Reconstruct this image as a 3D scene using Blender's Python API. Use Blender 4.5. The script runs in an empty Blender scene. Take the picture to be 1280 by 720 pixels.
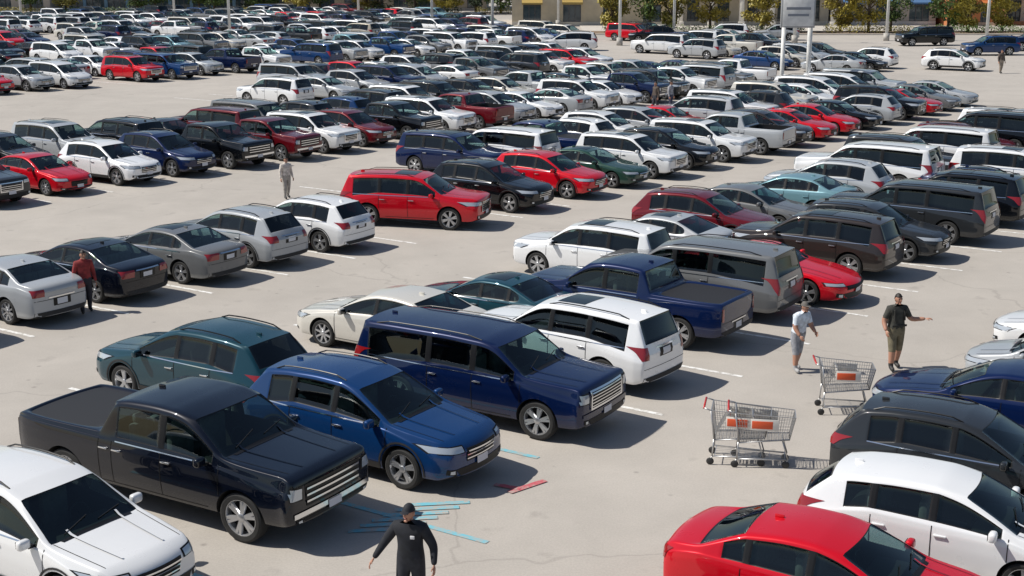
import bpy, bmesh, math, random
from mathutils import Vector, Matrix
from mathutils.bvhtree import BVHTree
R = random.Random(7)
scene = bpy.context.scene
# ------------------------------------------------------------------ materials
def newmat(name):
    m = bpy.data.materials.new(name); m.use_nodes = True
    nt = m.node_tree; b = nt.nodes["Principled BSDF"]
    return m, nt, b
def simple(name, col, rough=0.5, metal=0.0, noise=0.0, nscale=8.0, coat=0.0, spec=0.5):
    m, nt, b = newmat(name)
    b.inputs["Base Color"].default_value = (*col, 1)
    b.inputs["Roughness"].default_value = rough
    b.inputs["Metallic"].default_value = metal
    b.inputs["Coat Weight"].default_value = coat
    b.inputs["Specular IOR Level"].default_value = spec
    if noise > 0:
        tc = nt.nodes.new("ShaderNodeTexCoord"); n = nt.nodes.new("ShaderNodeTexNoise")
        n.inputs["Scale"].default_value = nscale; n.inputs["Detail"].default_value = 5
        nt.links.new(tc.outputs["Object"], n.inputs["Vector"])
        mr = nt.nodes.new("ShaderNodeMapRange")
        mr.inputs["From Min"].default_value = .3; mr.inputs["From Max"].default_value = .7
        mr.inputs["To Min"].default_value = 1 - noise; mr.inputs["To Max"].default_value = 1 + noise
        nt.links.new(n.outputs["Fac"], mr.inputs["Value"])
        mx = nt.nodes.new("ShaderNodeVectorMath"); mx.operation = 'SCALE'
        mx.inputs[0].default_value = col
        nt.links.new(mr.outputs[0], mx.inputs["Scale"])
        nt.links.new(mx.outputs[0], b.inputs["Base Color"])
    return m
def paint_mat():
    m, nt, b = newmat("car_paint")
    oi = nt.nodes.new("ShaderNodeObjectInfo"); tc = nt.nodes.new("ShaderNodeTexCoord")
    n = nt.nodes.new("ShaderNodeTexNoise"); n.inputs["Scale"].default_value = 2.5; n.inputs["Detail"].default_value = 6
    nt.links.new(tc.outputs["Object"], n.inputs["Vector"])
    sep = nt.nodes.new("ShaderNodeSeparateXYZ"); nt.links.new(tc.outputs["Object"], sep.inputs[0])
    low = nt.nodes.new("ShaderNodeMapRange"); low.inputs["From Min"].default_value = .6; low.inputs["From Max"].default_value = .25
    low.inputs["To Min"].default_value = .002; low.inputs["To Max"].default_value = .09
    nt.links.new(sep.outputs["Z"], low.inputs["Value"])
    mul = nt.nodes.new("ShaderNodeMath"); mul.operation = 'MULTIPLY'
    nt.links.new(n.outputs["Fac"], mul.inputs[0]); nt.links.new(low.outputs[0], mul.inputs[1])
    mix = nt.nodes.new("ShaderNodeMix"); mix.data_type = 'RGBA'
    nt.links.new(mul.outputs[0], mix.inputs[0]); nt.links.new(oi.outputs["Color"], mix.inputs[6])
    mix.inputs[7].default_value = (.28, .26, .23, 1)
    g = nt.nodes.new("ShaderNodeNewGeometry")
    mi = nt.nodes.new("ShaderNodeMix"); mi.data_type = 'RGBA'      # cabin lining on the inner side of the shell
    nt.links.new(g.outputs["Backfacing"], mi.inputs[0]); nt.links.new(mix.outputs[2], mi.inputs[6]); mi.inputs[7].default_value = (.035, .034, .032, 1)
    nt.links.new(mi.outputs[2], b.inputs["Base Color"])
    cw = nt.nodes.new("ShaderNodeMapRange"); cw.inputs["To Min"].default_value = 1.0; cw.inputs["To Max"].default_value = 0
    nt.links.new(g.outputs["Backfacing"], cw.inputs["Value"]); nt.links.new(cw.outputs[0], b.inputs["Coat Weight"])
    rr = nt.nodes.new("ShaderNodeMapRange"); rr.inputs["To Min"].default_value = .22; rr.inputs["To Max"].default_value = .36
    nt.links.new(n.outputs["Fac"], rr.inputs["Value"]); nt.links.new(rr.outputs[0], b.inputs["Roughness"])
    b.inputs["Metallic"].default_value = .12; b.inputs["Specular IOR Level"].default_value = .08
    b.inputs["Coat Roughness"].default_value = .02; b.inputs["Coat IOR"].default_value = 1.5
    return m
PAINT, GLASS, TRIM, CHROME, RUBBER, ALLOY, LAMP, TAIL, PLATE, CLAD, DARKIN, SEAT, PRIV, DGL = range(14)
def glass_mat(name, tint):
    m = bpy.data.materials.new(name); m.use_nodes = True; nt = m.node_tree; nt.nodes.clear()
    o = nt.nodes.new("ShaderNodeOutputMaterial"); mx = nt.nodes.new("ShaderNodeMixShader"); tr = nt.nodes.new("ShaderNodeBsdfTransparent"); gl = nt.nodes.new("ShaderNodeBsdfGlossy"); fr = nt.nodes.new("ShaderNodeFresnel")
    tr.inputs[0].default_value = (*tint, 1); gl.inputs["Roughness"].default_value = .01; gl.inputs[0].default_value = (.93, 1, 1, 1); fr.inputs[0].default_value = 1.62
    g = nt.nodes.new("ShaderNodeNewGeometry"); iv = nt.nodes.new("ShaderNodeMath"); iv.operation = 'MULTIPLY_ADD'; iv.inputs[1].default_value = -1; iv.inputs[2].default_value = 1
    ml = nt.nodes.new("ShaderNodeMath"); ml.operation = 'MULTIPLY'
    nt.links.new(g.outputs["Backfacing"], iv.inputs[0]); nt.links.new(fr.outputs[0], ml.inputs[0]); nt.links.new(iv.outputs[0], ml.inputs[1])
    nt.links.new(ml.outputs[0], mx.inputs[0]); nt.links.new(tr.outputs[0], mx.inputs[1]); nt.links.new(gl.outputs[0], mx.inputs[2]); nt.links.new(mx.outputs[0], o.inputs[0])
    return m
CARMATS = [paint_mat(), glass_mat("car_glass", (.46, .60, .58)),
    simple("black_trim", (.008, .008, .009), .4, spec=.3),
    simple("chrome", (.75, .76, .78), .14, 1.0),
    simple("tyre_rubber", (.018, .018, .018), .8, noise=.25),
    simple("alloy_wheel", (.50, .51, .53), .3, .8),
    simple("headlamp_lens", (.50, .54, .58), .08, .35, coat=1),
    simple("tail_lamp_lens", (.26, .008, .010), .12, coat=1),
    simple("licence_plate", (.65, .66, .7), .45),
    simple("plastic_cladding", (.016, .016, .018), .6),
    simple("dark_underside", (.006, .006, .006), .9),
    simple("seat_fabric", (.14, .13, .12), .8, noise=.2),
    glass_mat("privacy_glass", (.10, .115, .12)),
    simple("sunroof_glass", (.008, .012, .014), .03)]
# ------------------------------------------------------------------ mesh collector
class MB:
    def __init__(s): s.v = []; s.f = []; s.m = []; s.sm = []
    def add(s, vs, fs, mat, smooth=False, M=None):
        o = len(s.v)
        for p in vs:
            p = Vector(p)
            s.v.append(M @ p if M is not None else p)
        for i, f in enumerate(fs):
            s.f.append([o + k for k in f]); s.m.append(mat if isinstance(mat, int) else mat[i]); s.sm.append(smooth)
    def box(s, c, d, mat, bev=0, M=None, seg=2):
        bm = bmesh.new(); bmesh.ops.create_cube(bm, size=1)
        for v in bm.verts: v.co = Vector((v.co.x*d[0]+c[0], v.co.y*d[1]+c[1], v.co.z*d[2]+c[2]))
        if bev: bmesh.ops.bevel(bm, geom=list(bm.edges), offset=bev, segments=seg, affect='EDGES', profile=.5)
        bm.verts.index_update()
        s.add([v.co.copy() for v in bm.verts], [[v.index for v in f.verts] for f in bm.faces], mat, bool(bev), M); bm.free()
    def tube(s, a, b, r, mat, n=6, r1=None, cap=True):
        a = Vector(a); b = Vector(b); r1 = r if r1 is None else r1
        d = (b - a)
        if d.length < 1e-6: return
        d.normalize(); x = d.orthogonal().normalized(); y = d.cross(x)
        vs = []
        for c, rr in ((a, r), (b, r1)):
            for i in range(n):
                t = 2*math.pi*i/n; vs.append(c + x*math.cos(t)*rr + y*math.sin(t)*rr)
        fs = [[i, (i+1) % n, n+(i+1) % n, n+i] for i in range(n)]
        if cap: fs += [list(range(n))[::-1], list(range(n, 2*n))]
        s.add(vs, fs, mat, n > 5)
    def lathe(s, prof, n, c, mat, side=1):
        vs = []; fs = []
        for (r, y) in prof:
            for i in range(n):
                t = 2*math.pi*i/n; vs.append((c[0]+r*math.cos(t), c[1]+side*y, c[2]+r*math.sin(t)))
        for j in range(len(prof)-1):
            for i in range(n):
                fs.append([j*n+i, j*n+(i+1) % n, (j+1)*n+(i+1) % n, (j+1)*n+i])
        s.add(vs, fs, mat, True)
    def ell(s, c, r, mat, n=12, m=8, M=None, fn=None):
        vs = []; fs = []
        for j in range(m+1):
            ph = math.pi*j/m
            for i in range(n):
                t = 2*math.pi*i/n
                p = Vector((math.sin(ph)*math.cos(t), math.sin(ph)*math.sin(t), math.cos(ph)))
                if fn: p = fn(p)
                vs.append((c[0]+p.x*r[0], c[1]+p.y*r[1], c[2]+p.z*r[2]))
        for j in range(m):
            for i in range(n): fs.append([j*n+i, j*n+(i+1) % n, (j+1)*n+(i+1) % n, (j+1)*n+i])
        s.add(vs, fs, mat, True, M)
    def mesh(s, name, mats, sharp=None):
        me = bpy.data.meshes.new(name); me.from_pydata([tuple(p) for p in s.v], [], s.f)
        for m in mats: me.materials.append(m)
        me.polygons.foreach_set("material_index", s.m); me.polygons.foreach_set("use_smooth", s.sm)
        me.update()
        if sharp: me.set_sharp_from_angle(angle=math.radians(sharp))
        return me
def obj(name, me, loc=(0, 0, 0), rz=0, parent=None, scale=None):
    o = bpy.data.objects.new(name, me); scene.collection.objects.link(o)
    o.location = loc; o.rotation_euler = (0, 0, rz)
    if parent: o.parent = parent
    if scale: o.scale = scale
    return o
def interp(pl, x):
    if x >= pl[0][0]: return pl[0][1]
    for (a, za), (b, zb) in zip(pl, pl[1:]):
        if a >= x >= b:
            return za + (zb-za)*((a-x)/(a-b) if a != b else 0)
    return pl[-1][1]
# survey frame -> metres on the ground
def G(x, y): return (x*.9907, (y+2.65)*1.1326-2.30)
# ------------------------------------------------------------------ cars
def build_body(S):
    L2 = S['L']/2; top = S['top']; belt = S['belt']
    plan = [(L2, S.get('nose', .80)), (L2-.08, S.get('nose', .80)+.09), (L2-.3, .965), (L2-.8, 1), (-L2+.7, 1), (-L2+.25, .965), (-L2+.07, .91), (-L2, S.get('tail', .84))]
    xs = set()
    for a, _ in top + plan: xs.add(round(a, 3))
    for a, b in S['win']: xs.add(a); xs.add(b)
    for a, b in (S['ws'], S['rw']): xs.add(a); xs.add(b)
    if 'bed' in S: xs.add(S['bed'][0]); xs.add(S['bed'][1])
    keep = set()
    for a, b in S['win'] + [S['ws'], S['rw']] + ([S['bed']] if 'bed' in S else []): keep |= {a, b}
    xs = sorted(xs, reverse=True); out = []
    for x in xs:
        if out and out[-1]-x < .035:
            if x in keep and out[-1] not in keep: out[-1] = x
            elif x in keep: out.append(x)
            continue
        out.append(x)
    xs = out
    bm = bmesh.new(); rings = []
    cr = bm.edges.layers.float.new('crease_edge')
    for x in xs:
        T = interp(top, x); W = S['W']*interp(plan, x); zb = S['zb']
        endw = max(0, 1-(L2-abs(x))/.25)
        zb = zb + .10*endw
        B = min(interp(belt, x), T-.07); c = S.get('crown', .028); Te = T-c; h = Te-B; tum = S['tum']
        hb = B-zb
        z = [zb, zb, zb+.05, zb+.24*hb, zb+.62*hb, zb+.88*hb, B, B+.1*h, B+.86*h, B+.95*h, Te, T-.3*c, T]
        y6 = .962*W
        y8 = y6-.015-tum*(z[8]-B)
        y = [0, .8*W, .945*W, .985*W, W, .988*W, y6, y6-.010-tum*(z[7]-B), y8, y8-.018, y8-.075, .5*(y8-.075), 0]
        half = {1: [], -1: []}
        bow = S.get('bow', .1)*max(0, 1-(L2-abs(x))/.7)*(1 if x > 0 else -.6)
        sh = [0]*13
        if S['ws'][1]-.01 <= x <= S['ws'][0]+.01: sh[10] = .015; sh[11] = .07; sh[12] = .09
        if S['rw'][1]-.01 <= x <= S['rw'][0]+.01: sh[11] = -.03; sh[12] = -.04
        for sd in (1, -1):
            for i in range(13):
                if i in (0, 12) and sd == -1: half[sd].append(half[1][i]); continue
                half[sd].append(bm.verts.new((x+bow*(1-(y[i]/W)**2)+sh[i], sd*y[i], z[i])))
        rings.append(half)
    bedf = []
    cab0, cab1 = S['win'][0][0], S['win'][-1][1]
    for j in range(len(xs)-1):
        m = (xs[j]+xs[j+1])/2
        for sd in (1, -1):
            A = rings[j][sd]; Bq = rings[j+1][sd]
            for i in range(12):
                q = [A[i], Bq[i], Bq[i+1], A[i+1]]
                if sd == -1: q.reverse()
                f = bm.faces.new(q); f.smooth = True
                if i == 7:
                    for k, (a, b) in enumerate(S['win']):
                        if b < m < a: f.material_index = PRIV if (S.get('priv') and k > 0) else GLASS
                    if cab1 < m < cab0 and not any(b < m < a for a, b in S['win']): f.material_index = TRIM
                if i in (10, 11):
                    if S['ws'][1] < m < S['ws'][0]: f.material_index = GLASS
                    if S['rw'][1] < m < S['rw'][0]: f.material_index = PRIV if S.get('priv') else GLASS
                if 'bed' in S and i in (10, 11) and S['bed'][1] < m < S['bed'][0]: bedf.append(f)
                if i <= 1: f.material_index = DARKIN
    for ring, sgn in ((rings[0], 1), (rings[-1], -1)):
        ctr = {1: ring[1][0], 11: ring[1][12]}
        for i in range(2, 11):
            a = ring[1][i]
            ctr[i] = bm.verts.new((a.co.x + S.get('bow', .1)*sgn*.9*(1 if sgn > 0 else .6), 0, a.co.z))
        for sd in (1, -1):
            for i in range(1, 11):
                q = [ring[sd][i], ring[sd][i+1], ctr[i+1], ctr[i]]
                f = bm.faces.new(q); f.smooth = True
    bmesh.ops.recalc_face_normals(bm, faces=list(bm.faces))
    if bedf:
        r = bmesh.ops.inset_region(bm, faces=bedf, thickness=.05, depth=-S.get('beddepth', .03), use_even_offset=True)
        for f in bedf: f.material_index = CLAD
        for f in r['faces']: f.material_index = TRIM if S.get('beddepth', 0) > .1 else PAINT
    for e in bm.edges:
        mi = {f.material_index for f in e.link_faces}
        if len(mi) > 1: e[cr] = 1.0 if mi & {GLASS, PRIV, CLAD, TRIM} else .7
    def E(a, b, cv):
        e = bm.edges.get((a, b))
        if e and e[cr] < cv: e[cr] = cv
    for j in range(len(rings)-1):
        m = (xs[j]+xs[j+1])/2
        for sd in (1, -1):
            for i, cv in ((6, .75), (5, .55), (4, .42), (10, .5), (2, .6)):
                E(rings[j][sd][i], rings[j+1][sd][i], cv)
            if cab1-.12 < m < cab0+.12:
                E(rings[j][sd][7], rings[j+1][sd][7], 1); E(rings[j][sd][8], rings[j+1][sd][8], 1)
            for a, b in (S['ws'], S['rw']):
                if b-.15 < m < a+.1: E(rings[j][sd][10], rings[j+1][sd][10], 1)
    for ring in (rings[0], rings[-1]):
        for sd in (1, -1):
            for i in range(1, 11): E(ring[sd][i], ring[sd][i+1], .38)
    me = bpy.data.meshes.new("b"); bm.to_mesh(me); bm.free()
    for m in CARMATS: me.materials.append(m)
    o = bpy.data.objects.new("b", me); scene.collection.objects.link(o)
    ss = o.modifiers.new("s", 'SUBSURF'); ss.levels = 2; ss.render_levels = 2
    cm = MB(); wr = S['wr']
    for wx in S['ax']:
        for sd in (1, -1):
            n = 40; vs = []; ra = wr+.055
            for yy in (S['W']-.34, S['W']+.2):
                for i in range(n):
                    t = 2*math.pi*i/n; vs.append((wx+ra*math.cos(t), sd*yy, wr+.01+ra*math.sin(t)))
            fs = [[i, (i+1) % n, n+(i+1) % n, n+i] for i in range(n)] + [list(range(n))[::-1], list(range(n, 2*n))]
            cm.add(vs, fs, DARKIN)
    cme = cm.mesh("c", CARMATS)
    bb = bmesh.new(); bb.from_mesh(cme); bmesh.ops.recalc_face_normals(bb, faces=list(bb.faces)); bb.to_mesh(cme); bb.free()
    co = bpy.data.objects.new("c", cme); scene.collection.objects.link(co)
    bo = o.modifiers.new("x", 'BOOLEAN'); bo.object = co; bo.operation = 'DIFFERENCE'; bo.solver = 'EXACT'
    try: bo.material_mode = 'INDEX'
    except Exception: pass
    dg = bpy.context.evaluated_depsgraph_get()
    me2 = bpy.data.meshes.new_from_object(o.evaluated_get(dg), preserve_all_data_layers=False, depsgraph=dg)
    bpy.data.objects.remove(o); bpy.data.objects.remove(co)
    # recess every pane behind a rubber seal
    bm = bmesh.new(); bm.from_mesh(me2); seen = set(); comps = []
    bm.faces.ensure_lookup_table()
    for f in bm.faces:
        if f.material_index in (GLASS, PRIV) and f.index not in seen:
            st_ = [f]; seen.add(f.index); comp = []
            while st_:
                g = st_.pop(); comp.append(g)
                for e in g.edges:
                    for h in e.link_faces:
                        if h.index not in seen and h.material_index in (GLASS, PRIV): seen.add(h.index); st_.append(h)
            comps.append(comp)
    for comp in comps:
        r = bmesh.ops.inset_region(bm, faces=comp, thickness=.016, depth=-.008, use_even_offset=False)
        for f in r['faces']: f.material_index = TRIM
    bm.to_mesh(me2); bm.free()
    return me2
def wheel(mb, c, r, side, style):
    w = .115
    mb.lathe([(.60*r, -w), (.9*r, -w), (.985*r, -w+.02), (r, -.06), (r, .06), (.985*r, w-.02), (.9*r, w), (.74*r, w-.004), (.72*r, w-.014)], 32, c, RUBBER, side)
    mb.lathe([(.72*r, w-.014), (.695*r, w-.016), (.67*r, w-.04), (.63*r, 0)], 32, c, ALLOY, side)
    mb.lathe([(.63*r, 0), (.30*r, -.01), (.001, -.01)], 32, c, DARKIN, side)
    n = style
    for k in range(n):
        a = 2*math.pi*k/n+.3
        for da in ((-.13, .13) if n <= 6 else (0,)):
            ca, sa = math.cos(a+da), math.sin(a+da); ca0, sa0 = math.cos(a), math.sin(a)
            wv = .030*r/.38
            p0 = Vector((ca0*.12*r, sa0*.12*r)); p1 = Vector((ca*.68*r, sa*.68*r)); d = (p1-p0).normalized(); q = Vector((-d.y, d.x))
            vs = []
            for p, ww, yo in ((p0, wv*1.2, w-.025), (p1, wv, w-.018)):
                for s1, yy in ((-1, yo-.03), (1, yo-.03), (.7, yo), (-.7, yo)):
                    vs.append((c[0]+p.x+q.x*ww*s1, c[1]+side*yy, c[2]+p.y+q.y*ww*s1))
            mb.add(vs, [[0, 1, 5, 4], [1, 2, 6, 5], [2, 3, 7, 6], [3, 0, 4, 7]], ALLOY)
    mb.lathe([(.17*r, w-.05), (.17*r, w-.02), (.14*r, w-.012), (.001, w-.010)], 16, c, ALLOY, side)
def patch(mb, bvh, axis, quad, mat, off=.006, n=8, m=3, mirror=True):
    a, b, c, d = [Vector(p) for p in quad]
    for sd in ((1, -1) if mirror else (1,)):
        pts = []
        for j in range(m+1):
            for i in range(n+1):
                u = i/n; v = j/m
                p = (a*(1-u)+b*u)*(1-v)+(d*(1-u)+c*u)*v
                if axis == 'F': o = Vector((6, sd*p.x, p.y)); dr = Vector((-1, 0, 0))
                elif axis == 'R': o = Vector((-6, sd*p.x, p.y)); dr = Vector((1, 0, 0))
                elif axis == 'S': o = Vector((p.x, sd*4, p.y)); dr = Vector((0, -sd, 0))
                else: o = Vector((p.x, sd*p.y, 5)); dr = Vector((0, 0, -1))
                h = bvh.ray_cast(o, dr)
                pts.append(None if h[0] is None else h[0]+h[1]*off*(1 if h[1].dot(dr) < 0 else -1)*.5-dr*off*.6)
        vs = []; idx = {}
        fs = []
        for k, p in enumerate(pts):
            if p is not None: idx[k] = len(vs); vs.append(p)
        for j in range(m):
            for i in range(n):
                q = [j*(n+1)+i, j*(n+1)+i+1, (j+1)*(n+1)+i+1, (j+1)*(n+1)+i]
                if all(k in idx for k in q):
                    pp = [pts[k] for k in q]
                    if max((pp[0]-pp[2]).length, (pp[1]-pp[3]).length) < .5:
                        nn = (pp[1]-pp[0]).cross(pp[3]-pp[0])
                        if nn.dot(dr) > 0: q.reverse()
                        fs.append([idx[k] for k in q])
        mb.add(vs, fs, mat, True)
def surf(bvh, axis, p, q, sd=1):
    if axis == 'S': h = bvh.ray_cast(Vector((p, sd*4, q)), Vector((0, -sd, 0)))
    elif axis == 'T': h = bvh.ray_cast(Vector((p, q, 5)), Vector((0, 0, -1)))
    elif axis == 'F': h = bvh.ray_cast(Vector((6, p, q)), Vector((-1, 0, 0)))
    else: h = bvh.ray_cast(Vector((-6, p, q)), Vector((1, 0, 0)))
    return h[0]
def build_car(name, S):
    body = build_body(S); mb = MB()
    mb.add([v.co.copy() for v in body.vertices], [list(p.vertices) for p in body.polygons], [p.material_index for p in body.polygons], True)
    bvh = BVHTree.FromPolygons([v.co.copy() for v in body.vertices], [list(p.vertices) for p in body.polygons])
    W = S['W']; wr = S['wr']; L2 = S['L']/2
    for wx in S['ax']:
        for sd in (1, -1):
            wheel(mb, (wx, sd*(W-.03-.115), wr), wr, sd, S.get('spk', 5))
        if S.get('clad'):
            ra = wr+.05; rb = wr+.115; n = 18
            for k in range(n):
                t0 = math.radians(-8+196*k/n); t1 = math.radians(-8+196*(k+1)/n)
                z0 = wr+.01
                patch(mb, bvh, 'S', [(wx+ra*math.cos(t0), z0+ra*math.sin(t0)), (wx+rb*math.cos(t0), z0+rb*math.sin(t0)), (wx+rb*math.cos(t1), z0+rb*math.sin(t1)), (wx+ra*math.cos(t1), z0+ra*math.sin(t1))], CLAD, .01, 2, 1)
    zb = S['zb']; bz = interp(S['belt'], 0)
    f, r = S['ax']
    # cabin: dashboard, steering wheel, seats, floor
    roof = max(z for _, z in S['top']); xd = S['ws'][0]-.42
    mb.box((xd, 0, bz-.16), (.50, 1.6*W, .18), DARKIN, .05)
    for i in range(12):
        a0 = 2*math.pi*i/12; a1 = 2*math.pi*(i+1)/12; c0 = Vector((xd-.38, .38, bz-.10))
        fn = lambda a: c0+Vector((-.06*math.sin(a), .18*math.cos(a), .17*math.sin(a)))
        mb.tube(fn(a0), fn(a1), .014, TRIM, 5, cap=False)
    rowsx = [xd-.95]; kind = name.replace('mesh_', '')
    if kind != 'coupe': rowsx.append(xd-1.72)
    if kind in ('bigsuv', 'minivan'): rowsx.append(xd-2.50)
    for k, x in enumerate(rowsx):
        lim = interp(S['top'], x-.12)-.10
        zt = min(bz+.22, lim-.05)
        for y in ((-.37, .37) if k == 0 else (-.45, 0, .45)):
            w_ = .50 if k == 0 else .44
            mb.box((x, y*W, (zt+bz-.55)/2), (.14, w_*W, zt-bz+.55), SEAT, .05); mb.box((x+.25, y*W, bz-.48), (.5, w_*W, .14), SEAT, .04)
            if zt+.16 < lim: mb.box((x-.02, y*W, zt+.07), (.09, .25*W, .15), SEAT, .03)
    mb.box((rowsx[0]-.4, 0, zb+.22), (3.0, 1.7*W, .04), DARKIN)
    if S.get('clad'):
        patch(mb, bvh, 'S', [(f-wr-.1, zb+.05), (r+wr+.1, zb+.05), (r+wr+.1, zb+.17), (f-wr-.1, zb+.17)], CLAD, .012, 10, 2)
    for x in S['seam']:
        patch(mb, bvh, 'S', [(x-.007, zb+.10), (x+.007, zb+.10), (x+.007, bz), (x-.007, bz)], TRIM, .004, 1, 8)
    patch(mb, bvh, 'S', [(S['seam'][0], zb+.10), (S['seam'][-1], zb+.10), (S['seam'][-1], zb+.114), (S['seam'][0], zb+.114)], TRIM, .004, 10, 1)
    for x in S['seam'][1:]:
        for sd in (1, -1):
            p = surf(bvh, 'S', x+.13, bz-.13, sd)
            if p: mb.box((p.x, p.y+sd*.018, p.z), (.19, .03, .028), CHROME if S.get('chr') else PAINT, .008)
    if S.get('chr'):
        x0, x1 = S['win'][0][0]-.1, S['win'][-1][1]
        patch(mb, bvh, 'S', [(x0, bz-.005), (x1, bz+.0), (x1, bz+.018), (x0, bz+.013)], CHROME, .006, 14, 1)
    mx = S['ws'][0]-.28
    for sd in (1, -1):
        zz = interp(S['belt'], mx)+.09
        mb.box((mx, sd*(W+.09), zz), (.12, .20, .15), PAINT, .045, seg=3)
        mb.box((mx-.062, sd*(W+.09), zz), (.006, .16, .10), DGL)
        mb.box((mx+.01, sd*(W-.02), zz-.06), (.08, .12, .04), TRIM, .01)
    F = S['front']; g0, g1 = F['gz']; gw = F['gw']*W
    patch(mb, bvh, 'F', [(0, g0), (gw*.94, g0), (gw, g1), (0, g1)], TRIM, .008, 10, 4)
    for k in range(F.get('bars', 3)):
        zc = g0+(g1-g0)*(k+.7)/(F.get('bars', 3)+.4); t = F.get('bt', .010)
        patch(mb, bvh, 'F', [(0, zc-t), (gw*.95, zc-t), (gw*.95, zc+t), (0, zc+t)], CHROME if F.get('chrome', True) else CLAD, .022, 10, 1)
    if F.get('frame'):
        t = .018
        patch(mb, bvh, 'F', [(0, g1-t), (gw+.02, g1-t), (gw+.02, g1+t), (0, g1+t)], CHROME, .025, 10, 1)
        patch(mb, bvh, 'F', [(0, g0-t), (gw+.02, g0-t), (gw+.02, g0+t), (0, g0+t)], CHROME, .025, 10, 1)
        patch(mb, bvh, 'F', [(gw-.02, g0), (gw+.02, g0), (gw+.02, g1), (gw-.02, g1)], CHROME, .025, 1, 5)
    h0, h1 = F['hz']; hi = F['hi']*W; ho = F.get('ho', .955)*W
    patch(mb, bvh, 'F', [(hi, h0+F.get('sl', .02)), (ho, h0+.03), (ho, h1), (hi, h1-F.get('sl', .02))], TRIM, .006, 8, 3)
    patch(mb, bvh, 'F', [(hi+.03, h0+.035), (ho-.01, h0+.045), (ho-.01, h1-.012), (hi+.03, h1-.035)], LAMP, .014, 8, 3)
    l0, l1 = F['lz']
    patch(mb, bvh, 'F', [(0, l0), (.62*W, l0), (.70*W, l1), (0, l1)], TRIM, .008, 8, 2)
    a, b = (.70, .86)
    patch(mb, bvh, 'F', [(a*W, l0+.02), (b*W, l0+.05), (b*W, l1+.02), (a*W, l1)], TRIM, .009, 4, 2)
    patch(mb, bvh, 'F', [((a+.04)*W, l0+.05), ((b-.04)*W, l0+.06), ((b-.04)*W, l1-.01), ((a+.04)*W, l1-.01)], LAMP, .016, 3, 2)
    if F.get('bumper'):
        b0, b1 = F['bumper']
        patch(mb, bvh, 'F', [(0, b0), (.9*W, b0), (.9*W, b1), (0, b1)], CHROME if S.get('cb', True) else PAINT, .02, 12, 2)
    patch(mb, bvh, 'F', [(0, l1-.02), (.155, l1-.02), (.155, l1+.11), (0, l1+.11)], PLATE, .03, 2, 2)
    Q = S['rear']; t0, t1 = Q['tz']; ti = Q['ti']*W
    patch(mb, bvh, 'R', [(ti, t0), (.885*W, t0), (.88*W, t1), (ti+Q.get('tsl', .0), t1)], TAIL, .014, 10, 8)
    pz = Q['pz']
    patch(mb, bvh, 'R', [(0, pz-.10), (.26, pz-.10), (.26, pz+.10), (0, pz+.10)], TRIM, .006, 2, 2)
    patch(mb, bvh, 'R', [(0, pz-.075), (.155, pz-.075), (.155, pz+.075), (0, pz+.075)], PLATE, .012, 2, 2)
    patch(mb, bvh, 'R', [(0, pz+.115), (.40, pz+.115), (.38, pz+.145), (0, pz+.145)], CHROME, .012, 4, 1)
    patch(mb, bvh, 'R', [(0, zb+.11), (.86*W, zb+.11), (.86*W, zb+.22), (0, zb+.22)], CLAD, .01, 8, 2)
    patch(mb, bvh, 'R', [(0, Q['sz']-.006), (.86*W, Q['sz']-.006), (.86*W, Q['sz']+.006), (0, Q['sz']+.006)], TRIM, .004, 8, 1)
    hx0, hx1 = S['ws'][0]+.03, L2-.22
    patch(mb, bvh, 'T', [(hx0, .80*W), (hx1, .72*W), (hx1, .72*W+.012), (hx0, .80*W+.012)], TRIM, .004, 12, 1)
    patch(mb, bvh, 'T', [(hx0-.1, .45*W), (hx1, .38*W), (hx1, .38*W+.03), (hx0-.1, .45*W+.04)], PAINT, .016, 12, 1)
    patch(mb, bvh, 'T', [(hx0-.0, 0), (hx0-.0, .68*W), (hx0+.06, .66*W), (hx0+.08, 0)], TRIM, .006, 8, 2)
    for y0 in (-.55, .1):
        a = surf(bvh, 'T', S['ws'][0]-.02, y0*W); b = surf(bvh, 'T', S['ws'][0]-.14, (y0+.52)*W)
        if a and b: mb.tube(a+Vector((0, 0, .02)), b+Vector((0, 0, .02)), .009, TRIM, 4)
    if S.get('rails'):
        xr0, xr1 = S['rails']
        for sd in (1, -1):
            prev = None
            for k in range(9):
                x = xr0+(xr1-xr0)*k/8; y = sd*(S['ry'])
                p = surf(bvh, 'T', x, y)
                if not p: continue
                p = p+Vector((0, 0, .05 if 0 < k < 8 else .0))
                if prev: mb.tube(prev, p, .014, TRIM, 6)
                prev = p
    if S.get('sunroof'):
        a, b = S['sunroof']
        patch(mb, bvh, 'T', [(a, 0), (b, 0), (b, .42), (a, .42)], DGL, .006, 4, 4)
    ft = surf(bvh, 'T', S['rw'][0]+.25, 0)
    if ft: mb.box((ft.x, 0, ft.z+.02), (.14, .03, .06), PAINT, .012)
    return mb.mesh(name, CARMATS, 32)
def desc(*p): return list(p)
SP = {}
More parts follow.
